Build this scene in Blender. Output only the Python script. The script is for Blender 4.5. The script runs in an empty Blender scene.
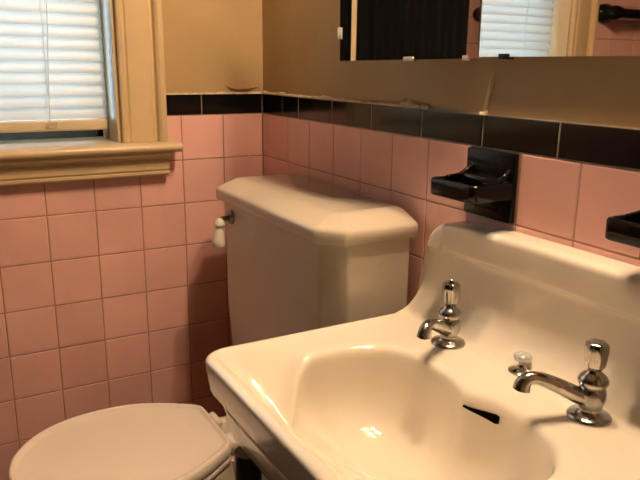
import bpy, bmesh, math, random
from mathutils import Vector, Matrix
random.seed(7)
scene = bpy.context.scene
FLOOR = -1.04          # scene is written with z = 0 at the top of the pink tile, then lifted so that the floor is z = 0
LIFT = -FLOOR

# ------------------------------------------------------------------ camera
cam_d = bpy.data.cameras.new('camera'); cam = bpy.data.objects.new('camera', cam_d)
scene.collection.objects.link(cam); scene.camera = cam
CX, CY, CZ, YAW, PITCH, ROLL, FPX = 1.64662, -0.76339, 0.12469, 1.052097, 0.251005, 0.010471, 684.42
ca, sa, cb, sb = math.cos(YAW), math.sin(YAW), math.cos(PITCH), math.sin(PITCH)
fwd = Vector((-sa*cb, ca*cb, -sb)); rt = Vector((ca, sa, 0)); up = rt.cross(fwd)
r2 = math.cos(ROLL)*rt + math.sin(ROLL)*up; u2 = -math.sin(ROLL)*rt + math.cos(ROLL)*up
cam.matrix_world = Matrix(((r2.x, u2.x, -fwd.x, CX), (r2.y, u2.y, -fwd.y, CY), (r2.z, u2.z, -fwd.z, CZ + LIFT), (0, 0, 0, 1)))
cam_d.sensor_width = 36; cam_d.lens = FPX/640*36; cam_d.clip_start = 0.02

# ------------------------------------------------------------------ daylight outside the window, exposure
world = bpy.data.worlds.new('daylight'); scene.world = world; world.use_nodes = True
bg = world.node_tree.nodes['Background']
bg.inputs[0].default_value = (0.62, 0.81, 1.0, 1); bg.inputs[1].default_value = 2.7
vs = scene.view_settings
vs.view_transform = 'Standard'; vs.look = 'None'; vs.gamma = 1; vs.use_curve_mapping = False; vs.exposure = 1.48
LAMP = 250.0
LAMP_COL = (1.0, 0.72, 0.46)

# ------------------------------------------------------------------ materials
M = {}
def nodes(name):
    m = bpy.data.materials.new(name); m.use_nodes = True; M[name] = m
    nt = m.node_tree
    return m, nt, nt.nodes['Principled BSDF']
def mat(name, col, rough=0.5, metal=0.0, noise=0.0, scale=8.0, bump=0.0, bscale=60.0, coat=0.0, rnd=0.0, spec=0.5, rvar=0.0):
    m, nt, b = nodes(name)
    b.inputs['Base Color'].default_value = (*col, 1); b.inputs['Roughness'].default_value = rough
    b.inputs['Metallic'].default_value = metal; b.inputs['Coat Weight'].default_value = coat
    b.inputs['Coat Roughness'].default_value = 0.05; b.inputs['Specular IOR Level'].default_value = spec
    geo = nt.nodes.new('ShaderNodeNewGeometry')
    if noise or rnd:
        mix = nt.nodes.new('ShaderNodeMixRGB'); mix.blend_type = 'MIX'; mix.inputs[0].default_value = 1
        val = None
        if noise:
            n = nt.nodes.new('ShaderNodeTexNoise'); n.inputs['Scale'].default_value = scale; n.inputs['Detail'].default_value = 6
            nt.links.new(geo.outputs['Position'], n.inputs['Vector'])
            mr = nt.nodes.new('ShaderNodeMapRange'); mr.inputs[1].default_value = .3; mr.inputs[2].default_value = .7
            mr.inputs[3].default_value = 1-noise; mr.inputs[4].default_value = 1+noise*.6
            nt.links.new(n.outputs[0], mr.inputs[0]); val = mr.outputs[0]
        if rnd:
            oi = nt.nodes.new('ShaderNodeObjectInfo')
            mr2 = nt.nodes.new('ShaderNodeMapRange'); mr2.inputs[3].default_value = 1-rnd; mr2.inputs[4].default_value = 1+rnd
            nt.links.new(oi.outputs['Random'], mr2.inputs[0])
            if val is None: val = mr2.outputs[0]
            else:
                mu = nt.nodes.new('ShaderNodeMath'); mu.operation = 'MULTIPLY'
                nt.links.new(val, mu.inputs[0]); nt.links.new(mr2.outputs[0], mu.inputs[1]); val = mu.outputs[0]
        vm = nt.nodes.new('ShaderNodeVectorMath'); vm.operation = 'SCALE'; vm.inputs[0].default_value = col
        nt.links.new(val, vm.inputs['Scale']); nt.links.new(vm.outputs[0], b.inputs['Base Color'])
    if bump:
        n2 = nt.nodes.new('ShaderNodeTexNoise'); n2.inputs['Scale'].default_value = bscale; n2.inputs['Detail'].default_value = 4
        nt.links.new(geo.outputs['Position'], n2.inputs['Vector'])
        bp = nt.nodes.new('ShaderNodeBump'); bp.inputs['Strength'].default_value = bump; bp.inputs['Distance'].default_value = 0.004
        nt.links.new(n2.outputs[0], bp.inputs['Height']); nt.links.new(bp.outputs[0], b.inputs['Normal'])
    if rvar:
        n3 = nt.nodes.new('ShaderNodeTexNoise'); n3.inputs['Scale'].default_value = 25; n3.inputs['Detail'].default_value = 5
        nt.links.new(geo.outputs['Position'], n3.inputs['Vector'])
        mr3 = nt.nodes.new('ShaderNodeMapRange'); mr3.inputs[1].default_value = .35; mr3.inputs[2].default_value = .7
        mr3.inputs[3].default_value = rough; mr3.inputs[4].default_value = rough+rvar
        nt.links.new(n3.outputs[0], mr3.inputs[0]); nt.links.new(mr3.outputs[0], b.inputs['Roughness'])
    return m
mat('pink', (0.82, 0.475, 0.425), 0.22, noise=.10, scale=6, rnd=.05, bump=.05, bscale=14)
mat('black_tile', (0.005, 0.005, 0.006), 0.13, noise=.2, bump=.08, bscale=12)
mat('black_ceramic', (0.004, 0.004, 0.005), 0.10, spec=.22)
mat('grout', (0.36, 0.20, 0.15), 0.85, noise=.3, scale=30)
mat('grout_pink', (0.44, 0.25, 0.19), .85, noise=.3, scale=30)
mat('grout_pale', (0.34, 0.29, 0.23), .8, noise=.3, scale=30)
mat('paint', (0.42, 0.29, 0.138), 0.55, noise=.10, scale=5, bump=.25, bscale=35)
mat('ceiling', (0.75, 0.70, 0.6), 0.8)
mat('caulk', (0.62, 0.50, 0.34), 0.7, noise=.35, scale=60)
mat('flake', (0.26, 0.09, 0.05), 0.7, noise=.3, scale=90)
mat('trim', (0.62, 0.47, 0.275), 0.32, noise=.06, scale=9, bump=.06, bscale=25)
mat('sash_shaded', (0.10, 0.105, 0.10), .5, noise=.2, scale=20)  # near-black colour stands in for the shade below the blind
mat('trim_crack', (0.22, 0.14, 0.07), 0.7)
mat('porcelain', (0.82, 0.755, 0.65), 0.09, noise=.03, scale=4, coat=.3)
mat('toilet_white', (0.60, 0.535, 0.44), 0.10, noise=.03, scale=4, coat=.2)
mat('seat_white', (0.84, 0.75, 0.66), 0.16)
mat('chrome', (0.46, 0.445, 0.42), 0.10, 1.0, noise=.15, scale=60, rvar=.22)
mat('old_chrome', (0.30, 0.28, 0.26), 0.30, 1.0, noise=.3, scale=50)
mat('dark_metal', (0.05, 0.048, 0.045), 0.35, .8)
mat('acrylic', (0.70, 0.70, 0.68), 0.08, .4)
mat('hole_shade', (0.006, 0.004, 0.003), 0.9, spec=0.0)  # black colour carries the shade inside overflow slot and spouts
mat('mirror', (0.90, 0.88, 0.84), 0.015, 1.0)
mat('mirror_edge', (0.45, 0.46, 0.44), 0.2, .3)
mat('clip', (0.75, 0.73, 0.68), 0.25, .3)
mat('rail', (0.62, 0.52, 0.36), 0.4)
mat('cord', (0.72, 0.74, 0.74), 0.6)
mat('curtain', (0.0025, 0.0025, 0.003), 0.85, noise=.2, scale=40, spec=.15)
mat('liner', (0.75, 0.60, 0.38), 0.7)
mat('floor', (0.16, 0.13, 0.10), 0.4, noise=.15, scale=14)
mat('shade', (.70, .62, .50), .4)
mat('brass', (0.5, 0.4, 0.2), 0.3, 1)
# slats: white aluminium-look plastic that lets some daylight through
m, nt, b = nodes('slat')
b.inputs['Base Color'].default_value = (.80, .78, .72, 1); b.inputs['Roughness'].default_value = .4
tr = nt.nodes.new('ShaderNodeBsdfTranslucent'); tr.inputs[0].default_value = (.85, .87, .86, 1)
mx = nt.nodes.new('ShaderNodeMixShader'); mx.inputs[0].default_value = .5
nt.links.new(b.outputs[0], mx.inputs[1]); nt.links.new(tr.outputs[0], mx.inputs[2])
nt.links.new(mx.outputs[0], nt.nodes['Material Output'].inputs[0])
# window glass: thin pane
m, nt, b = nodes('pane')
gl = nt.nodes.new('ShaderNodeBsdfGlossy'); gl.inputs['Roughness'].default_value = .02
tp = nt.nodes.new('ShaderNodeBsdfTransparent'); tp.inputs[0].default_value = (.92, .95, .95, 1)
fr = nt.nodes.new('ShaderNodeFresnel'); mx = nt.nodes.new('ShaderNodeMixShader')
nt.links.new(fr.outputs[0], mx.inputs[0]); nt.links.new(tp.outputs[0], mx.inputs[1]); nt.links.new(gl.outputs[0], mx.inputs[2])
nt.links.new(mx.outputs[0], nt.nodes['Material Output'].inputs[0]); nt.nodes.remove(b)
# lamp globe
m, nt, b = nodes('globe')
b.inputs['Base Color'].default_value = (.9, .85, .75, 1)
b.inputs['Emission Color'].default_value = (*LAMP_COL, 1); b.inputs['Emission Strength'].default_value = LAMP

# ------------------------------------------------------------------ helpers
col = scene.collection
def link(name, me, material, parent=None, smooth=False, angle=None):
    o = bpy.data.objects.new(name, me); col.objects.link(o)
    if material: 
        if not me.materials: me.materials.append(M[material])
    if smooth:
        me.polygons.foreach_set('use_smooth', [True]*len(me.polygons))
        if angle: me.set_sharp_from_angle(angle=math.radians(angle))
    if parent:
        o.parent = parent; o.location = -Vector(WLOC.get(parent.name, (0, 0, 0)))
        WLOC[o.name] = (0, 0, 0)
    return o
WLOC = {}
def tag(o, label, cat, group=None):
    o['label'] = label; o['category'] = cat
    if group: o['group'] = group
    return o
def thing(name, loc, label, cat, group=None):
    o = bpy.data.objects.new(name, None); col.objects.link(o); o.location = loc; o.empty_display_size = .05
    WLOC[o.name] = tuple(loc); return tag(o, label, cat, group)
def struct(o): o['kind'] = 'structure'; return o
def mesh(verts, faces):
    me = bpy.data.meshes.new('m'); me.from_pydata([tuple(v) for v in verts], [], faces); me.update()
    bm = bmesh.new(); bm.from_mesh(me); bmesh.ops.recalc_face_normals(bm, faces=bm.faces); bm.to_mesh(me); bm.free()
    return me
def boxes(lst, bev=0, seg=2):
    """lst of (x0,x1,y0,y1,z0,z1) -> one mesh"""
    bm = bmesh.new()
    for x0, x1, y0, y1, z0, z1 in lst:
        t = bmesh.new(); bmesh.ops.create_cube(t, size=1)
        bmesh.ops.scale(t, vec=(abs(x1-x0), abs(y1-y0), abs(z1-z0)), verts=t.verts)
        bmesh.ops.translate(t, vec=((x0+x1)/2, (y0+y1)/2, (z0+z1)/2), verts=t.verts)
        if bev: bmesh.ops.bevel(t, geom=t.edges[:], offset=bev, segments=seg, affect='EDGES', profile=.5)
        tm = bpy.data.meshes.new('t'); t.to_mesh(tm); t.free(); bm.from_mesh(tm); bpy.data.meshes.remove(tm)
    me = bpy.data.meshes.new('m'); bm.to_mesh(me); bm.free(); return me
def box(name, d, material, parent=None, bev=0, seg=2):
    return link(name, boxes([d], bev, seg), material, parent, bool(bev), 40)
def lathe_me(prof, n=32, axis_pt=(0, 0, 0), sides=None, hexa=0):
    n = sides or n; V = []; F = []
    for r, z in prof:
        for i in range(n):
            a = 2*math.pi*i/n; V.append((axis_pt[0]+r*math.cos(a), axis_pt[1]+r*math.sin(a), axis_pt[2]+z))
    for k in range(len(prof)-1):
        for i in range(n):
            j = (i+1) % n; F.append((k*n+i, k*n+j, (k+1)*n+j, (k+1)*n+i))
    F.append(tuple(range(n))); F.append(tuple((len(prof)-1)*n+i for i in range(n)))
    return mesh(V, F)
def catmull(pts, k=8):
    pts = [Vector(p) for p in pts]; P = [2*pts[0]-pts[1]]+pts+[2*pts[-1]-pts[-2]]; out = []
    for i in range(1, len(P)-2):
        a, b, c, d = P[i-1:i+3]
        for s in range(k):
            t = s/k
            out.append(.5*((2*b)+(c-a)*t+(2*a-5*b+4*c-d)*t*t+(3*b-a-3*c+d)*t**3))
    out.append(pts[-1]); return out
def tube_me(path, radii, n=16, closed=True):
    path = [Vector(p) for p in path]; V = []; F = []; up0 = None
    for i, p in enumerate(path):
        t = (path[min(i+1, len(path)-1)]-path[max(i-1, 0)]).normalized()
        if up0 is None: up0 = Vector((0, 0, 1)) if abs(t.z) < .9 else Vector((1, 0, 0))
        s = t.cross(up0).normalized(); up0 = s.cross(t).normalized()
        r = radii[i] if hasattr(radii, '__len__') else radii
        for k in range(n):
            a = 2*math.pi*k/n; V.append(p+s*math.cos(a)*r+up0*math.sin(a)*r)
    for i in range(len(path)-1):
        for k in range(n):
            j = (k+1) % n; F.append((i*n+k, i*n+j, (i+1)*n+j, (i+1)*n+k))
    F.append(tuple(range(n))); F.append(tuple((len(path)-1)*n+k for k in range(n)))
    return mesh(V, F)
def rings_me(rings, cap0=True, cap1=True):
    n = len(rings[0]); V = [v for r in rings for v in r]; F = []
    for k in range(len(rings)-1):
        for i in range(n):
            j = (i+1) % n; F.append((k*n+i, k*n+j, (k+1)*n+j, (k+1)*n+i))
    if cap0: F.append(tuple(range(n)))
    if cap1: F.append(tuple((len(rings)-1)*n+i for i in range(n)))
    return mesh(V, F)
def prism_x(prof, x0, x1):   # prof in (y,z)
    n = len(prof); V = [(x0, y, z) for y, z in prof]+[(x1, y, z) for y, z in prof]
    return mesh(V, [tuple(range(n)), tuple(range(n, 2*n))]+[(i, (i+1) % n, n+(i+1) % n, n+i) for i in range(n)])
def prism_y(prof, y0, y1):   # prof in (x,z)
    n = len(prof); V = [(x, y0, z) for x, z in prof]+[(x, y1, z) for x, z in prof]
    return mesh(V, [tuple(range(n)), tuple(range(n, 2*n))]+[(i, (i+1) % n, n+(i+1) % n, n+i) for i in range(n)])
def prism_z(prof, z0, z1):   # prof in (x,y)
    n = len(prof); V = [(x, y, z0) for x, y in prof]+[(x, y, z1) for x, y in prof]
    return mesh(V, [tuple(range(n)), tuple(range(n, 2*n))]+[(i, (i+1) % n, n+(i+1) % n, n+i) for i in range(n)])
def bevel_me(me, off, seg=3, ang=30):
    bm = bmesh.new(); bm.from_mesh(me); bmesh.ops.recalc_face_normals(bm, faces=bm.faces)
    es = [e for e in bm.edges if len(e.link_faces) == 2 and e.calc_face_angle() > math.radians(ang)]
    bmesh.ops.bevel(bm, geom=es, offset=off, segments=seg, affect='EDGES', profile=.5)
    bm.to_mesh(me); bm.free(); return me

# ================================================================== THE ROOM
T = 0.1095; GAP = 0.0017
RX, RY, CEIL = 2.05, -2.0, 1.40
WY0, WY1, WZ0, WZ1 = -0.363, -1.135, -0.062, 1.05       # window opening in the window wall
PL = -0.004                                             # plaster face lies 4 mm behind the tile face
TUBY = -1.2405

floor = struct(box('floor', (-.3, RX+.1, RY-.1, .1, FLOOR-.1, FLOOR), 'floor'))
ceiling = struct(box('ceiling', (-.3, RX+.1, RY-.1, .1, CEIL, CEIL+.1), 'ceiling'))
W = .20
wall_left = struct(link('wall_left', boxes([(-W, PL, WY0, .1, FLOOR, CEIL), (-W, PL, RY-.1, WY1, FLOOR, CEIL),
      (-W, PL, WY1, WY0, FLOOR, WZ0), (-W, PL, WY1, WY0, WZ1, CEIL)]), 'paint'))
wall_back = struct(box('wall_back', (PL, RX, -PL, .1, FLOOR, CEIL), 'paint'))
wall_right = struct(link('wall_right', boxes([(RX, RX+.1, -.30, .1, FLOOR, CEIL), (RX, RX+.1, RY-.1, -1.15, FLOOR, CEIL), (RX, RX+.1, -1.15, -.30, 1.0, CEIL)]), 'paint'))
# open doorway and unlit hall, added out of view to cut bounce light
hall = struct(link('wall_hall', boxes([(RX+.1, 3.3, -.30, -.2, FLOOR, CEIL), (RX+.1, 3.3, -1.25, -1.15, FLOOR, CEIL), (3.2, 3.3, -1.15, -.30, FLOOR, CEIL)]), 'paint'))
struct(box('floor_hall', (RX+.1, 3.3, -1.25, -.2, FLOOR-.1, FLOOR), 'floor')); struct(box('ceiling_hall', (RX+.1, 3.3, -1.25, -.2, CEIL, CEIL+.1), 'ceiling'))
wall_front = struct(box('wall_front', (PL, RX, RY-.1, RY+PL, FLOOR, CEIL), 'paint'))

# grout beds
G = -0.0012
link('grout_bed', boxes([(PL-.001, G, -1.2605, 0, FLOOR, -.1095+.04), (PL-.001, G, -.30, 0, -.08, .051),
      (PL-.001, G, RY, TUBY, FLOOR, .77)]), 'grout', wall_left)
link('grout_bed', boxes([(0, RX, -G, -PL+.001, FLOOR, .051)]), 'grout_pink', wall_back)
link('border_grout', boxes([(0, RX, -G-.0004, -PL+.001, 0, .0513)]), 'grout_pale', wall_back)
link('grout_bed', boxes([(0, RX, RY+PL-.001, RY+G, FLOOR, .77)]), 'grout', wall_front)

tile_cache = {}
def tile_mesh(w, h, key, material):
    k = (round(w, 4), round(h, 4), key)
    if k not in tile_cache:
        # pillow-edged slab, face towards +x, face at x=0, width along y, height along z
        e = .0016; D = .006
        def ring(ins, x): return [(x, -w/2+ins, -h/2+ins), (x, w/2-ins, -h/2+ins), (x, w/2-ins, h/2-ins), (x, -w/2+ins, h/2-ins)]
        me = rings_me([ring(0, -D), ring(0, -.0016), ring(e*.45, -.0004), ring(e*1.4, 0)])
        me.materials.append(M[material]); tile_cache[k] = me
    return tile_cache[k]
def tile(wall, name, a0, a1, z0, z1, material):
    """a: distance along the wall; wall is 'L' (x=0), 'B' (y=0), 'F' (y=RY)"""
    w, h = abs(a1-a0)-GAP, abs(z1-z0)-GAP
    if w < .006 or h < .006: return
    me = tile_mesh(w, h, material, material); c = (a0+a1)/2; zc = (z0+z1)/2
    par = {'L': wall_left, 'B': wall_back, 'F': wall_front}[wall]
    o = link(name, me, None, par); j = random.uniform(-.0003, .0003)
    tl = [random.uniform(-.004, .004) for _ in range(2)]
    if wall == 'L': o.location = (j, -c, zc); o.rotation_euler = (0, tl[0], tl[1])
    elif wall == 'B': o.location = (c, -j, zc); o.rotation_euler = (0, tl[0], -math.pi/2+tl[1])
    else: o.location = (c, RY+j, zc); o.rotation_euler = (0, tl[0], math.pi/2+tl[1])
    return o
NR = 9
rows = [(-k*T, -(k+1)*T) for k in range(NR)]+[(-NR*T, FLOOR)]
DISH = [(.3624+4*T, .3624+5*T), (.3624+7*T-.002, .3624+8*T-.002)]
for z1, z0 in rows:
    for c in range(12):
        a0, a1 = c*T, (c+1)*T
        if a1 > -TUBY: a1 = -TUBY
        if a1-a0 < .01: continue
        if z1 > -.1 and a1 > .33 and a0 < 1.16: continue          # the window opening, stool and apron are here
        tile('L', 'tile', a0, a1, z0, z1, 'pink')
# right-hand (sink) wall
edges = [0, .0339]+[.0339+T*i for i in range(1, 18)]
for z1, z0 in rows:
    for a0, a1 in zip(edges[:-1], edges[1:]):
        
        if z1 == 0 and any(a0 < (d0+d1)/2 < a1 for d0, d1 in DISH[:1]): continue      # the soap dish takes this tile's place
        tile('B', 'tile', a0, a1, z0, z1, 'pink')
# tub end: tile carried up the wall beyond the window, and the wall facing the sink
for r in range(-1, 7):
    for c in range(7):
        a0, a1 = -TUBY+c*T, min(-TUBY+(c+1)*T, -RY)
        tile('L', 'tile', a0, a1, r*T, (r+1)*T, 'pink')
    for c in range(12):
        tile('F', 'tile', c*T+.05, (c+1)*T+.05, r*T, (r+1)*T, 'pink')
# black border tiles
for a0, a1 in ((0, .165), (.165, .262)): tile('L', 'border_tile', a0, a1, 0, .0515, 'black_tile')
be = [0, .114, .199, .355, .507, .667, .824, .977, 1.13, 1.284, 1.438, 1.592, 1.746, 1.9]
for a0, a1 in zip(be[:-1], be[1:]): tile('B', 'border_tile', a0, a1, 0, .0515, 'black_tile')
# baseboard under the tile would be hidden; ragged caulk along the top of the border
def caulk(fn, a0, a1, n, parent, rbase):
    V = []; F = []
    for i in range(n):
        a = a0+(a1-a0)*i/(n-1); big = max(0, math.sin(a*23)+math.sin(a*61+1)-.6)
        h = rbase*(.5+random.random()*.7+.7*big); d = .0025*(.5+random.random()*.8)
        V += [fn(a, 0, -.001), fn(a, d+.003, -.0012), fn(a, d+.002, h*.6), fn(a, 0, h)]
    for i in range(n-1):
        for k in range(4):
            j = (k+1) % 4; F.append((i*4+k, i*4+j, (i+1)*4+j, (i+1)*4+k))
    F += [(0, 1, 2, 3), tuple(4*(n-1)+k for k in range(4))]
    o = link('caulk_bead', mesh(V, F), 'caulk', parent); return o
caulk(lambda a, d, h: (a, -PL-d-.001, .0515+h), .002, .66, 150, wall_back, .0045)
caulk(lambda a, d, h: (PL+d+.001, -a, .0515+h), .002, .258, 60, wall_left, .0028)
caulk(lambda a, d, h: (a, -PL-d-.001, .0515+h), .60, .685, 40, wall_back, .008)
caulk(lambda a, d, h: (a, -PL-d-.001, .0515+h), .815, .831, 10, wall_back, .004)
# curled paint flake above the border near the corner
V = []; F = []
P = catmull([(-.097, .070), (-.087, .064), (-.070, .0605), (-.050, .0605), (-.030, .063), (-.010, .067)], 6)
for i, q in enumerate(P):
    w = .0022*math.sin(math.pi*(i+.5)/len(P))+.0006; lift = .005*math.sin(math.pi*i/(len(P)-1))
    V += [(PL, q.x, q.y-w), (PL+.002+lift, q.x, q.y-w*.2), (PL+.0015+lift, q.x, q.y+w), (PL, q.x, q.y+w)]
for i in range(len(P)-1):
    for k in range(4): F.append((i*4+k, i*4+(k+1) % 4, (i+1)*4+(k+1) % 4, (i+1)*4+k))
F += [(0, 1, 2, 3), tuple(4*(len(P)-1)+k for k in range(4))]
link('paint_flake', mesh(V, F), 'flake', wall_left)
# old drip of paint on the wall under the mirror
link('paint_drip', tube_me([(.838, -PL, .118), (.834, -PL-.0005, .10), (.829, -PL-.0008, .08), (.826, -PL-.001, .062), (.825, -PL-.001, .055)],
     [.002, .0042, .0034, .0046, .0025], 8), 'caulk', wall_back, True)

# ================================================================== WINDOW
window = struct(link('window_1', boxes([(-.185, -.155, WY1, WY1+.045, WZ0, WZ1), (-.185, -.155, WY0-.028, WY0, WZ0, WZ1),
       (-.185, -.155, WY1, WY0, WZ0, WZ0+.05), (-.185, -.155, WY1, WY0, WZ1-.045, WZ1), (-.185, -.155, WY1, WY0, .46, .50)], .003), 'sash_shaded'))
box('pane', (-.172, -.169, WY1+.04, WY0-.025, WZ0+.045, .465), 'pane', window)
box('pane', (-.172, -.169, WY1+.04, WY0-.025, .495, WZ1-.04), 'pane', window)
# jamb linings
jt = .012
box('jamb', (-.1999, .004, WY0-jt, WY0, WZ0, WZ1), 'trim', window)
box('jamb', (-.1999, .004, WY1, WY1+jt, WZ0, WZ1), 'trim', window)
box('jamb', (-.1999, .004, WY1, WY0, WZ1-jt, WZ1), 'trim', window)
box('stop_bead', (-.105, -.085, WY0-jt-.010, WY0-jt, WZ0, WZ1), 'trim', window, .002)
box('stop_bead', (-.105, -.085, WY1+jt, WY1+jt+.010, WZ0, WZ1), 'trim', window, .002)
# moulded casing: profile across its width (t from inner edge 0 to outer .105) against depth
cas = [(0, 0), (0, .016), (.003, .019), (.010, .019), (.013, .013), (.017, .013), (.021, .017), (.026, .0175), (.060, .0185), (.074, .0165), (.078, .013),
       (.082, .014), (.086, .024), (.092, .028), (.100, .028), (.105, .024), (.105, 0)]
c1 = [(d, WY0-.004+t) for t, d in cas]; c2 = [(d, WY1+.004-t) for t, d in cas]
def casing(pr, z0, z1):
    me = prism_z([(x, y) for x, y in pr], z0, z1); return link('casing', me, 'trim', window, True, 25)
casing(c1, -.058, WZ1+.10); casing(c2, -.058, WZ1+.10)
link('casing', prism_y([(d, WZ1-.004+t) for t, d in cas], WY1-.10, WY0+.10), 'trim', window, True, 25)
# stool (inner sill) with bull-nosed front, and moulded apron under it
SZ = -.0585
st = [(-.11, SZ-.0005), (.045, SZ), (.052, SZ-.002), (.057, SZ-.007), (.0585, SZ-.012), (.057, SZ-.017), (.052, SZ-.022), (.045, SZ-.024), (-.11, SZ-.024)]
V0 = -.237; V1 = WY1-.126
me = bevel_me(prism_y(st, V1, V0), .003, 2, 50)
# horns: trim the stool so that only the part in front of the wall is wider than the opening
bm = bmesh.new(); bm.from_mesh(me); bm.free()
link('stool', prism_y([(x, z) for x, z in st if x > 0]+[(.001, SZ-.024), (.001, SZ-.0002)], V1, V0), 'trim', window, True, 35)
box('stool_board', (-.156, .001, WY1+.0, WY0-.0, SZ-.024, SZ-.0003), 'trim', window)
ap = [(.001, SZ-.024), (.046, SZ-.024), (.046, SZ-.030), (.040, SZ-.036), (.030, SZ-.040), (.026, SZ-.043), (.026, SZ-.066), (.0225, SZ-.068), (.0225, SZ-.0705),
      (.026, SZ-.072), (.026, SZ-.077), (.020, SZ-.0815), (.012, SZ-.083), (.001, SZ-.083)]
link('apron', prism_y(ap, WY1-.10, -.262), 'trim', window, True, 35)

# venetian blind: a thing of its own hanging in the opening
BX = -.062; BY0, BY1 = WY0-.021, WY1+.022
blind = thing('venetian_blind', (BX, (BY0+BY1)/2, -.03), 'white horizontal slat blind lowered inside the window frame', 'blind')
sl_me = None; pitch = .0262
L = BY0-BY1
prof = []
for i in range(7):
    s = -.5+i/6; prof.append((s*.031, .0028*(1-(2*s)**2)))
a = math.radians(68)
def rotp(x, z): return (x*math.cos(a)-z*math.sin(a), x*math.sin(a)+z*math.cos(a))
top = [rotp(x, z) for x, z in prof]; bot = [rotp(x, z-.0006) for x, z in reversed(prof)]
# upper edge leans to the glass so the convex face looks into the room
sl_me = prism_y([(-x, z) for x, z in top+bot], -L/2, L/2); sl_me.materials.append(M['slat'])
sl_me.polygons.foreach_set('use_smooth', [True]*len(sl_me.polygons)); sl_me.set_sharp_from_angle(angle=math.radians(50))
z = .010; bl = Vector(WLOC[blind.name]); yc = (BY0+BY1)/2
while z < WZ1-.05:
    o = link('slat', sl_me, None, blind); o.location = Vector((BX, yc, z))-bl; z += pitch
box('bottom_rail', (BX-.012, BX+.013, BY1, BY0, -.032, -.006), 'rail', blind, .005, 3)
box('head_rail', (BX-.018, BX+.018, BY1, BY0, WZ1-.05, WZ1-jt-.001), 'rail', blind, .002)
for yy in (-.515, -.985):
    link('ladder_cord', tube_me([(BX+.012, yy, -.005)]+[(BX+.0135+.001*math.sin(k*1.9), yy+.0015*math.sin(k*2.1), .02+k*.0262) for k in range(38)]+[(BX+.012, yy, WZ1-.05)], .0009, 6), 'cord', blind)
kn = [(BX+.016+.004*math.sin(t*1.3), -.516+.017*math.sin(t*2.3)*math.cos(t*.7), -.017+.006*math.sin(t*3.1+.5)) for t in [i*.25 for i in range(40)]]
link('cord_knot', tube_me(kn, .0009, 6), 'rail', blind)
link('pull_cord', tube_me(catmull([(BX+.020, -.497, .95), (BX+.019, -.500, .5), (BX+.019, -.503, .25), (BX+.019, -.507, .17), (BX+.0185, -.513, .07), (BX+.018, -.516, .0), (BX+.017, -.518, -.015)], 8), .0011, 6), 'cord', blind)

# ================================================================== MIRRORS
MZ0, MZ1, DZ1 = .1385, .62, .62; HX = .812
mir = thing('mirror', (1.13, -.005, MZ0), 'plain rectangular wall mirror above the sink reflecting the window blind', 'mirror')
link('glass', boxes([(HX+.002, 1.46, -.0085, -.0035, MZ0, MZ1)]), 'mirror', mir)
link('backing', boxes([(HX+.003, 1.459, -.0034, .0035, MZ0+.001, MZ1-.001)]), 'mirror_edge', mir)
def clip(cx, parent, Mx=None, material='clip', w=.009):
    me = boxes([(cx-w, cx+w, -.0115, .003, MZ0-.0035, MZ0-.0008), (cx-w, cx+w, -.0115, -.0090, MZ0-.0035, MZ0+.0045)], .0008, 2)
    if Mx: me.transform(Mx)
    return link('clip', me, material, parent, True, 40)
clip(.868, mir, None, 'dark_metal'); clip(1.30, mir)
PHI = math.radians(25); PW = .258; SAG = math.radians(1.2)
door = thing('mirror_door', (HX, -.006, MZ0), 'mirrored cabinet door standing ajar beside the flat wall mirror, reflecting darkness', 'mirror')
Mx = Matrix.Translation((HX, -.006, MZ0-.002)) @ Matrix.Rotation(PHI, 4, 'Z') @ Matrix.Rotation(-SAG, 4, 'Y') @ Matrix.Translation((-HX, .006, -MZ0))
me = boxes([(HX-PW, HX-.001, -.0085, -.0045, MZ0, DZ1)]); me.transform(Mx); link('glass', me, 'mirror', door)
me = boxes([(HX-PW, HX-.002, -.0044, .004, MZ0+.0005, DZ1-.0005)]); me.transform(Mx); link('backing', me, 'mirror_edge', door)
clip(HX-.122, door, Mx); clip(HX-.022, door, Mx, 'clip', .004)
me = boxes([(HX-PW-.003, HX-PW+.0035, -.0115, -.0087, .175, .195), (HX-PW-.003, HX-PW-.0005, -.0125, .004, .175, .195)], .001, 2); me.transform(Mx); link('clip', me, 'clip', door, True, 40)

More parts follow.
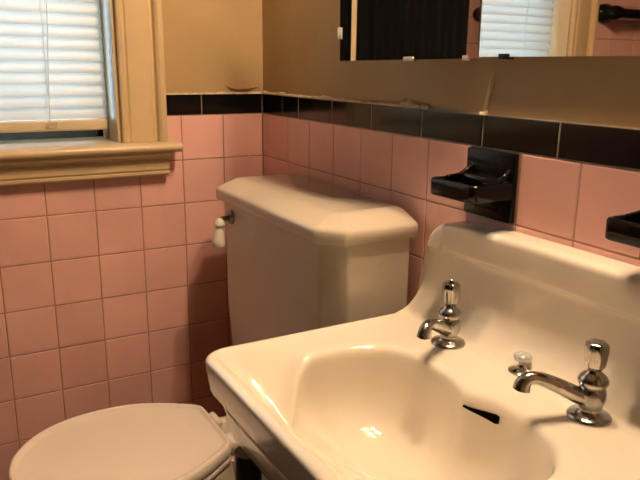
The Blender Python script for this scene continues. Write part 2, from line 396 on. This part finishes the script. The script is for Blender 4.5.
# ================================================================== SOAP DISHES (black ceramic)
def soap_dish(x0, x1, label):
    xc = (x0+x1)/2; g = .0015
    d = thing('soap_dish', (xc, 0, -.0548), label, 'soap dish', 'black soap dishes over the sink')
    box('plate', (x0+g, x1-g, -.010, 0, -T+.0015, -.0015), 'black_ceramic', d, .003, 3)
    # tray: rounded-end tub with raised rim and a dip in the middle
    n = 48; rings = []
    yb, yf = -.008, -.087; hw = (x1-x0)/2-.002
    def outl(ins):
        pts = []; R = max(.012-ins, .002); w = hw-ins; f = yf+ins
        pts.append((xc-w, yb))
        for k in range(9): t = math.pi/2*k/8; pts.append((xc-w+R-R*math.cos(t), f+R-R*math.sin(t)))
        for k in range(9): t = math.pi/2*k/8; pts.append((xc+w-R+R*math.sin(t), f+R-R*math.cos(t)))
        pts.append((xc+w, yb)); return pts
    def ring(ins, z): return [(x, y, z) for x, y in outl(ins)]
    me = rings_me([ring(.010, -.0725), ring(.003, -.0715), ring(0, -.069), ring(0, -.048), ring(.0015, -.0455), ring(.004, -.0445), ring(.007, -.0455), ring(.010, -.050), ring(.014, -.058), ring(.022, -.061)])
    link('tray', me, 'black_ceramic', d, True, 60)
    me = prism_x([(-.006, -.062), (-.060, -.066), (-.048, -.074), (-.030, -.084), (-.006, -.096)], xc-.028, xc+.028); link('support', bevel_me(me, .004, 2), 'black_ceramic', d, True, 50)
    # raised back ledge and end scrolls
    me = boxes([(x0+.006, x1-.006, -.030, -.006, -.060, -.040)], .006, 3); link('back_ledge', me, 'black_ceramic', d, True, 50)
    for xx in (x0+.013, x1-.013):
        me = tube_me(catmull([(xx, -.006, -.028), (xx, -.016, -.036), (xx, -.030, -.0425), (xx, -.058, -.0455)], 6), [.0052]*6+[.0048]*6+[.0035]*7, 10)
        link('rib', me, 'black_ceramic', d, True)
    return d
soap_dish(*DISH[0], 'black ceramic soap dish on the wall above the tap nearer the toilet')
soap_dish(*DISH[1], 'black ceramic soap dish on the wall above the tap farther from the toilet')

# ================================================================== TOILET
TX = .408
toilet = thing('toilet', (TX, -.35, FLOOR), 'off-white toilet with closed lid and chamfered cistern in the corner', 'toilet')
def cham(x0, x1, yf, yb, cx, cy, z, rb=.0, ins=0):
    yb = yb-max(0, ins)*.10
    pts = [(x0+ins, yb), (x0+ins, yf+cy+ins*.4), (x0+cx+ins*.4, yf+ins), (x1-cx-ins*.4, yf+ins), (x1-ins, yf+cy+ins*.4), (x1-ins, yb)]
    # round each chamfer corner with small arcs
    out = []
    n = len(pts)
    for i, p in enumerate(pts):
        a, b, c = Vector(pts[i-1]), Vector(p), Vector(pts[(i+1) % n])
        r = .005 if 0 < i < n-1 else .004
        e1 = (a-b).normalized()*r; e2 = (c-b).normalized()*r
        for k in range(4):
            t = k/3; q = (b+e1)*(1-t)**2+2*b*t*(1-t)+(b+e2)*t*t; out.append((q.x, q.y, z))
    return out
tx0, tx1 = .150, .680
tk = []
for z, i in ((-.60, .024), (-.585, .014), (-.55, .008), (-.42, .001), (-.30, 0), (-.178, 0)):
    tk.append(cham(tx0, tx1, -.187, -.022, .045, .034, z, ins=i))
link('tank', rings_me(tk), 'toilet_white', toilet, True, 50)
lx0, lx1 = .134, .689
ld = []
for z, i in ((-.1835, .010), (-.1825, .003), (-.180, .0), (-.161, -.0008), (-.1575, .0006), (-.1545, .0035), (-.1520, .0085), (-.1430, .026), (-.1362, .044), (-.1345, .060)):
    ld.append(cham(lx0, lx1, -.203, -.012, .046, .038, z+.005, ins=i))
# keep the back edge tight to the wall side
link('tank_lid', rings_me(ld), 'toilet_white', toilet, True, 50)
# flush lever on the tank front
lev = link('flush_lever', tube_me([(.232, -.186, -.212), (.242, -.216, -.212)], .006, 12), 'old_chrome', toilet, True, 40)
link('escutcheon', tube_me([(.232, -.185, -.212), (.232, -.191, -.212), (.232, -.196, -.212)], [.017, .017, .011], 20), 'old_chrome', lev, True, 40)
hp = catmull([(.244, -.221, -.2085), (.244, -.221, -.2170), (.244, -.221, -.2260), (.244, -.222, -.2320), (.244, -.223, -.2430), (.244, -.224, -.2570), (.244, -.224, -.2690), (.244, -.224, -.2750)], 4)
hr = []
key = [(0, .003), (.1, .0095), (.25, .0128), (.36, .0090), (.42, .0080), (.55, .0112), (.78, .0148), (.93, .0138), (1, .005)]
for i in range(len(hp)):
    t = i/(len(hp)-1)
    for (t0, r0), (t1, r1) in zip(key[:-1], key[1:]):
        if t0 <= t <= t1: hr.append(r0+(r1-r0)*(t-t0)/(t1-t0)); break
link('handle', tube_me(hp, hr, 16), 'porcelain', lev, True)
# seat and lid: egg-shaped outline, back at the hinge
def egg(k, n=72, dy=0, x=TX):
    hw = [(-.302, .0), (-.302, .068), (-.307, .090), (-.330, .111), (-.38, .144), (-.44, .170), (-.50, .177), (-.56, .172), (-.615, .152), (-.66, .117), (-.692, .070), (-.705, .030), (-.708, 0)]
    P = catmull([(w, y) for y, w in hw], 6)
    right = [(p.x, p.y) for p in P]; left = [(-a, b) for a, b in reversed(right[1:-1])]
    pts = right+left; cy = -.5
    return [(x+a*k[0], cy+(b-cy)*k[1]+dy) for a, b in pts]
SL = -.612
def eggz(k, z): return [(a, b, z) for a, b in egg(k)]
lidr = [eggz((.97, .985), SL-.020), eggz((.995, .998), SL-.019), eggz((1, 1), SL-.015), eggz((1, 1), SL-.009), eggz((.987, .994), SL-.001), eggz((.965, .983), SL+.0030), eggz((.935, .968), SL+.0036),
        eggz((.905, .953), SL+.0008), eggz((.88, .941), SL-.0030), eggz((.85, .926), SL-.0038), eggz((.6, .62), SL-.0026), eggz((.2, .2), SL-.0008)]
link('seat_lid', rings_me(lidr), 'seat_white', toilet, True, 60)
link('seat', rings_me([eggz((.96, .975), SL-.042), eggz((.985, .99), SL-.040), eggz((.99, .993), SL-.034), eggz((.985, .99), SL-.025), eggz((.96, .975), SL-.0225)]), 'seat_white', toilet, True, 60)
for sx in (-1, 1):
    xx = TX+sx*.05
    h = link('hinge', tube_me([(xx-.022, -.288, SL-.020), (xx-.020, -.288, SL-.020), (xx+.020, -.288, SL-.020), (xx+.022, -.288, SL-.020)], [.006, .0095, .0095, .006], 14), 'seat_white', toilet, True, 40)
    link('bolt_cap', lathe_me([(.016, -.052), (.016, -.028), (.012, -.023), (.004, -.021)], 18, (xx, -.276, SL)), 'seat_white', h, True, 40)
# bowl and pedestal
def ell(cx, cy, rx, ry, z, n=48, e=2.3):
    out = []
    for i in range(n):
        t = 2*math.pi*i/n; c, s = math.cos(t), math.sin(t)
        out.append((cx+rx*math.copysign(abs(c)**(2/e), c), cy+ry*math.copysign(abs(s)**(2/e), s), z))
    return out
bw = [ell(TX, -.36, .115, .24, FLOOR, e=3), ell(TX, -.36, .112, .235, FLOOR+.03, e=3), ell(TX, -.37, .095, .20, FLOOR+.10), ell(TX, -.38, .10, .20, FLOOR+.18), ell(TX, -.44, .125, .215, FLOOR+.27),
      ell(TX, -.48, .158, .212, FLOOR+.35, e=2), ell(TX, -.487, .165, .212, FLOOR+.372, e=2), ell(TX, -.487, .162, .208, SL-.043, e=2)]
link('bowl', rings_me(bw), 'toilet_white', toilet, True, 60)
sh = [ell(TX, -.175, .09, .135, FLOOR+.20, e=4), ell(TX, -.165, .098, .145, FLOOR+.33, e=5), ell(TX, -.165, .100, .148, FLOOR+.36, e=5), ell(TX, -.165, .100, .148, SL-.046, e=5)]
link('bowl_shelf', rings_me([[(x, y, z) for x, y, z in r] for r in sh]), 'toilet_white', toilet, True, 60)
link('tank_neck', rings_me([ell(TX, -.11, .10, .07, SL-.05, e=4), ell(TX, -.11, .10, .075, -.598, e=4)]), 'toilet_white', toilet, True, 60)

# ================================================================== SINK
SX, SYC = 1.022, -.288; DZ = -.2905; HWX = .284; FY = -.453
sink = thing('sink', (SX, -.23, FLOOR), 'cream porcelain wall sink with high backsplash and two chrome taps', 'sink')
def sdf(x, y):   # rounded rectangle, small radius at the back
    r = .042 if y < -.2 else .012
    cx, cy = SX, FY/2; qx = abs(x-cx)-(HWX-r); qy = abs(y-cy)-(-FY/2-r)
    return math.hypot(max(qx, 0), max(qy, 0))+min(max(qx, qy), 0)-r
def outer(th, off=0):
    c, s = math.cos(th), math.sin(th); lo, hi = .05, .6
    for _ in range(40):
        mid = (lo+hi)/2
        if sdf(SX+c*mid, SYC+s*mid) < -off: lo = mid
        else: hi = mid
    return lo
def bowl_r(th):
    a, b = .194, .121
    c, s = math.cos(th), math.sin(th); e = 2.5+.5*max(-1, min(1, s*3))
    r = (abs(c/a)**e+abs(s/b)**e)**(-1/e)
    d = (th-math.pi/2+math.pi) % (2*math.pi)-math.pi
    r -= .014*math.exp(-(d/.33)**2)                          # shallow bulge of the deck under the taps
    r += .006*(math.exp(-((d-.85)/.3)**2)+math.exp(-((d+.85)/.3)**2))
    return r
NTH = 200
# denser sampling near the corners: parametrise by angle with extra samples
ths = sorted([2*math.pi*i/NTH for i in range(NTH)]+[math.atan2(y-SYC, x-SX) % (2*math.pi) for cxs in (-1, 1) for k in range(12)
       for x, y in [(SX+cxs*(HWX-.042+.042*math.sin(math.pi/2*k/11)), FY+.042-.042*math.cos(math.pi/2*k/11))]])
ths = [t for i, t in enumerate(ths) if i == 0 or t-ths[i-1] > 1e-3]
lip = [(.030, 0), (.018, -.0003), (.010, -.0012), (.005, -.0032), (.0015, -.0065), (-.0006, -.011), (-.0018, -.018), (-.0026, -.030)]
low = [(.990, -.050), (.975, -.068), (.945, -.087), (.89, -.104), (.80, -.118), (.67, -.128), (.50, -.134), (.33, -.1375), (.18, -.139), (.11, -.1395)]
BOT = Vector((SX, SYC+.030)); DEP = .1395
def softness(t):                                              # the side away from the wall slopes more gently from the rim to the drain
    f = min(1, max(0, (-math.sin(t)-.08)/.48)); return f*f*(3-2*f)
def dished(t, x, y, z):
    w = softness(t)
    if w <= 0: return z
    ro = outer(t, .020); q = (Vector((x, y))-BOT).length/max(1e-4, (Vector((SX+ro*math.cos(t), SYC+ro*math.sin(t)))-BOT).length)
    q = min(1, q); return z*(1-w)+w*(-DEP*(1-q**1.7))
def lip_pt(t, off, z):
    av = outer(t, .020)-.001-bowl_r(t); r = bowl_r(t)+(off*min(1, av/.031) if off > 0 else off)
    x, y = SX+r*math.cos(t), SYC+r*math.sin(t)
    return (x, y, DZ+dished(t, x, y, z))
def low_pt(t, k, z):
    r = (bowl_r(t)-.0026)*k; x, y = SX+r*math.cos(t), SYC+.030*(1-k)**1.2+r*math.sin(t)
    return (x, y, DZ+dished(t, x, y, z))
def deck_z(x, y):
    return DZ
rings = []
# outside, from the underside up over the rim
for off, z in ((.12, -.152), (.060, -.144), (.048, -.142), (.041, -.138), (.038, -.132), (.026, -.085), (.020, -.063), (.015, -.057), (.008, -.053), (.0055, -.048), (.002, -.022), (.0003, -.0085), (.0003, -.0055), (.0012, -.0028), (.0032, -.0008), (.0065, .0008), (.009, .0016), (.0125, .0018), (.016, .0010), (.020, 0)):
    rg = []
    for t in ths:
        r = outer(t, off); x, y = SX+r*math.cos(t), SYC+r*math.sin(t); rg.append((x, min(y, 0), DZ+z))
    rings.append(rg)
for off, z in lip:
    rings.append([lip_pt(t, off, z) for t in ths])
for k, z in low: rings.append([low_pt(t, k, z) for t in ths])
link('basin', rings_me(rings, True, True), 'porcelain', sink, True, 70)
# moulded panel on the front apron
ap = [(-.004, -.060), (0, -.064), (.0045, -.092), (.001, -.0975)]
def apanel(x0, x1):
    n = 20; R = .018; pts = []
    h0, h1 = -.068, -.127; hm = (h1-h0)
    def yy(z): return FY+.0215+(.0150)*((h0-z)/(h0-h1))
    rgs = []
    for ins, d in ((0, .002), (.003, -.002), (.007, -.0035)):
        ring = []
        for cxx, cz, a0 in ((x1-R, h0-R, 0), (x0+R, h0-R, 90), (x0+R, h1+R, 180), (x1-R, h1+R, 270)):
            for k in range(8):
                t = math.radians(a0+90*k/7); x = cxx+(R-ins)*math.cos(t); z = cz+(R-ins)*math.sin(t); ring.append((x, yy(z)+d, DZ+z))
        rgs.append(ring)
    return rings_me(rgs)
link('apron_panel', apanel(SX-.235, SX+.235), 'porcelain', sink, True, 60)
# backsplash: left outline sweeps up out of the deck
XL, XR = SX-HWX+.002, SX+HWX-.002
ol = catmull([(XL, 0), (XL+.0008, .015), (XL+.0025, .035), (XL+.006, .055), (XL+.012, .08), (XL+.018, .11), (XL+.022, .130), (XL+.029, .146), (XL+.042, .158), (XL+.060, .1655), (XL+.10, .1695), (SX-.1, .1715), (SX, .172)], 6)
ol = [(p.x, p.y) for p in ol]; full = ol+[(2*SX-x, h) for x, h in reversed(ol[:-1])]
HB = .172
BP = [(-.094, -.001), (-.086, .0012), (-.077, .0040), (-.068, .0090), (-.060, .0160), (-.053, .0240), (-.0475, .0340), (-.044, .046), (-.0420, .062), (-.0408, .085), (-.0402, .105), (-.0405, .1150), (-.0430, .1195), (-.0465, .1230),
      (-.0482, .128), (-.0482, .162), (-.0475, .167), (-.0445, .1705), (-.040, .1717), (-.020, .172), (-.0005, .172), (-.0005, -.001)]
def bprof(h):
    return [(y, min(z, h) if z < .12 else max(h-(HB-z), min(.12, h))) for y, z in BP]
n = len(bprof(.1)); V = []; F = []
for x, h in full: V += [(x, y, DZ+z) for y, z in bprof(h)]
for i in range(len(full)-1):
    for k in range(n): j = (k+1) % n; F.append((i*n+k, i*n+j, (i+1)*n+j, (i+1)*n+k))
F += [tuple(range(n)), tuple((len(full)-1)*n+k for k in range(n))]
link('backsplash', mesh(V, F), 'porcelain', sink, True, 75)
# overflow slot on the back bowl wall: black patch for its shaded inside
def bowl_pt(x, z):
    """point on the back bowl wall at this x and depth z below the deck"""
    best = None
    for i in range(400):
        t = math.pi*(.15+.7*i/399)
        seq = [Vector(lip_pt(t, o, zz)) for o, zz in lip]+[Vector(low_pt(t, k, zz)) for k, zz in low]
        for p0, p1 in zip(seq[:-1], seq[1:]):
            if p0.z >= DZ+z > p1.z:
                q = p0.lerp(p1, (p0.z-DZ-z)/(p0.z-p1.z))
                if best is None or abs(q.x-x) < best[0]: best = (abs(q.x-x), q)
    return best[1]
up_, lo_ = [], []
for i in range(13):
    f = i/12; x = 1.022+.054*f; hh = .0012+.0055*f**1.3*(1 if f < .93 else .6)
    zc = -.024+.001*f
    up_.append(bowl_pt(x, zc+hh)+Vector((0, -.0022, .0006))); lo_.append(bowl_pt(x, zc-hh)+Vector((0, -.0022, .0006)))
V = up_+lo_+[p+Vector((0, .006, 0)) for p in up_+lo_]; n = 13; F = [(i, i+1, n+i+1, n+i) for i in range(12)]
F += [(2*n+i, 2*n+i+1, i+1, i) for i in range(12)]+[(n+i, n+i+1, 3*n+i+1, 3*n+i) for i in range(12)]+[(0, n, 3*n, 2*n), (n-1, 2*n-1, 4*n-1, 3*n-1)]
ov = link('overflow_slot', mesh(V, F), 'hole_shade', sink)
link('drain', lathe_me([(.022, -.1415), (.024, -.138), (.020, -.1365), (.015, -.1385), (.013, -.1405)], 28, (SX, SYC+.028, DZ)), 'chrome', sink, True, 50)
# taps
def tap(bx, by, ang, label, fin):
    t = link('tap', lathe_me([(.0265, 0), (.0268, .002), (.025, .0045), (.020, .0062), (.0155, .008), (.0135, .011), (.0135, .014), (.0160, .020), (.0172, .026), (.0172, .034), (.0150, .040), (.0115, .043), (.010, .046)], 36, (bx, by, DZ)), 'chrome', sink, True, 50)
    t['label'] = label
    d = Vector((math.cos(ang), math.sin(ang), 0)); o = Vector((bx, by, DZ))
    pth = catmull([o+d*.004+Vector((0, 0, .024)), o+d*.022+Vector((0, 0, .032)), o+d*.045+Vector((0, 0, .0435)), o+d*.064+Vector((0, 0, .0515)), o+d*.074+Vector((0, 0, .0535)), o+d*.082+Vector((0, 0, .0515)), o+d*.0865+Vector((0, 0, .046)), o+d*.088+Vector((0, 0, .039))], 6)
    N = len(pth); rad = [.0115-.0035*min(1, i/(N*.45)) + (.0028*max(0, (i/(N-1)-.62)/.38)) for i in range(N)]
    link('spout', tube_me(pth, rad, 18), 'chrome', t, True, 50)
    tip = pth[-1]; link('outlet', lathe_me([(.0075, -.0006), (.0075, .0004)], 16, tuple(tip)), 'hole_shade', t)
    link('bonnet', lathe_me([(.0105, .0425), (.0165, .0435), (.0182, .0465), (.0182, .0500), (.0165, .0535), (.0125, .0575), (.0088, .0600), (.0080, .0635)], 36, (bx, by, DZ)), 'chrome', t, True, 50)
    # fluted handle: eight flutes
    prof = [(.0065, .0625), (.0092, .0645), (.0118, .0680), (.0132, .0760), (.0142, .0860), (.0142, .0930), (.0132, .0965), (.0110, .0982), (.0040, .0988)]
    rg = []
    for r, z in prof:
        ring = []
        for i in range(48):
            a_ = 2*math.pi*i/48; rr = r*(1-.13*(.5+.5*math.cos(6*a_))*min(1, r/.012)); ring.append((bx+rr*math.cos(a_), by+rr*math.sin(a_), DZ+z))
        rg.append(ring)
    hd = link('handle', rings_me(rg), 'chrome', t, True, 50)
    if fin: link('finial', lathe_me([(.0038, .0975), (.0042, .1000), (.0034, .1025), (.0012, .1040)], 16, (bx, by, DZ)), 'chrome', t, True)
tap(.889, -.101, math.radians(-64), 'chrome tap near the cistern', True)
tap(1.151, -.098, math.radians(-116), 'chrome tap by the far end of the sink', False)
# pop-up waste knob between the taps
k = link('waste_knob', lathe_me([(.0185, 0), (.0188, .002), (.016, .004), (.0095, .0058), (.006, .008), (.0048, .012), (.0048, .019)], 28, (1.018, -.076, DZ)), 'chrome', sink, True, 50)
link('knob_cap', lathe_me([(.006, .0165), (.0115, .0185), (.0128, .0215), (.0125, .0245), (.010, .0265), (.004, .0275)], 28, (1.018, -.076, DZ)), 'acrylic', k, True, 50)
# chrome legs at the front corners, wall bracket
for sx in (-1, 1):
    lx = SX+sx*(HWX-.044); ly = FY+.060
    lg = link('leg', tube_me([(lx, ly, FLOOR), (lx, ly, FLOOR+.03), (lx, ly, FLOOR+.034), (lx, ly, DZ-.16)], [.026, .026, .021, .021], 20), 'dark_metal', sink, True, 40)
    link('foot', lathe_me([(.022, 0), (.022, .008), (.016, .014)], 20, (lx, ly, FLOOR)), 'old_chrome', lg, True, 40)
# underside of the bowl and the trap
ub = [ell(SX, SYC, .215, .14, DZ-.158), ell(SX, SYC, .18, .115, DZ-.163), ell(SX, SYC, .10, .07, DZ-.168), ell(SX, SYC, .035, .035, DZ-.170)]
link('bowl_underside', rings_me(ub), 'porcelain', sink, True, 60)
tp_ = catmull([(SX, SYC, DZ-.15), (SX, SYC, DZ-.27), (SX, SYC+.01, DZ-.32), (SX, SYC+.05, DZ-.345), (SX, SYC+.09, DZ-.32), (SX, SYC+.10, DZ-.27), (SX, SYC+.13, DZ-.235), (SX, -.02, DZ-.23), (SX, -.001, DZ-.23)], 6)
link('trap', tube_me(tp_, .017, 16), 'old_chrome', sink, True)

# ================================================================== things seen only in the mirrors, plus one unseen light-absorbing curtain panel
def towel_bar(pfn, L, label, name='towel_bar'):
    t = thing(name, pfn(0, 0, 0), label, 'towel bar', 'black towel bars')
    for s in (0, L):
        V = []
        rg = []
        for d, w, h in ((0, .042, .032), (.010, .042, .032), (.016, .034, .028), (.035, .026, .024), (.055, .024, .023), (.068, .018, .017)):
            rg.append([pfn(s+w*math.cos(q), d, h*math.sin(q)) for q in [math.pi/4+math.pi*2*i/24 for i in range(24)]])
        link('bracket', rings_me(rg), 'black_ceramic', t, True, 50)
    link('bar', tube_me([pfn(0, .045, 0), pfn(L, .045, 0)], .0165, 14), 'black_ceramic', t, True, 40)
    return t
towel_bar(lambda s, d, h: (d, -1.292-s, .302+h), .46, 'black ceramic towel bar on pink tile beyond the window')
towel_bar(lambda s, d, h: (.895+s, RY+d, .337+h), .40, 'black ceramic towel bar on the tiled wall facing the sink')
# shower curtains on a rod along the tub line; widest panel added to absorb bounce
CYL = -1.30
rod = thing('curtain_rod', (1.1, CYL, .93), 'metal shower curtain rod running from the tiled wall', 'curtain rod')
link('rod', tube_me([(0.001, CYL, .93), (RX-.001, CYL, .93)], .0125, 16), 'old_chrome', rod, True, 40)
for xx in (.0, RX-.008): link('flange', boxes([(xx, xx+.008, CYL-.03, CYL+.03, .90, .96)], .002), 'old_chrome', rod)
def curtain(name, x0, x1, yc, amp, material, label, waves):
    n = 90; V = []; F = []
    for zi in range(9):
        z = .915-zi*(1.85/8)
        for i in range(n):
            f = i/(n-1); x = x0+(x1-x0)*f; y = yc+amp*math.sin(f*waves*2*math.pi+.3*math.sin(zi*.7))*(0.7+.05*zi); V.append((x, y, z))
    for zi in range(8):
        for i in range(n-1): F.append((zi*n+i, zi*n+i+1, (zi+1)*n+i+1, (zi+1)*n+i))
    me = mesh(V, F)
    o = link(name, me, material, None, True); md = o.modifiers.new('thick', 'SOLIDIFY'); md.thickness = .002
    tag(o, label, 'shower curtain', 'black shower curtains'); return o
for x0, x1, wv, lb in ((.22, .437, 5, 'gathered black shower curtain with a cream edge band'), (.453, .822, 7, 'black shower curtain panel between the other two curtain panels'),
                       (.915, 1.99, 16, 'wide unseen black curtain panel added beside the gap to absorb bounce light')):
    c = curtain('shower_curtain', x0, x1, CYL, .008, 'curtain', lb, wv)
    if x0 == .22: link('edge_band', boxes([(.4365, .4535, CYL+.020, CYL+.026, -.93, .915)], .002), 'liner', c)

# ================================================================== lamp over the mirror
lamp = thing('vanity_light', (.97, 0, .98), 'wall light with two downward shades above the mirror', 'wall light')
box('back_plate', (.80, 1.14, -.025, 0.0035, .95, 1.03), 'brass', lamp, .006, 3)
for xx in (.87, 1.07):
    link('arm', tube_me(catmull([(xx, -.02, .99), (xx, -.05, 1.01), (xx, -.085, 1.06), (xx, -.135, 1.065), (xx, -.135, 1.045)], 5), .007, 12), 'brass', lamp, True)
    link('shade', lathe_me([(.018, .042), (.030, .036), (.052, .018), (.066, -.006), (.072, -.022), (.0705, -.022), (.0645, -.006), (.050, .016), (.028, .033), (.010, .034)], 32, (xx, -.135, 1.01)), 'shade', lamp, True, 60)
    link('bulb', lathe_me([(max(.0005, .034*math.sin(math.pi*i/14)), -.034*math.cos(math.pi*i/14)) for i in range(15)], 24, (xx, -.135, 1.005)), 'globe', lamp, True)

# ------------------------------------------------------------------ lift the whole scene so that the floor is at z = 0
for o in col.objects:
    if o.parent is None and o.type != 'CAMERA': o.location.z += LIFT
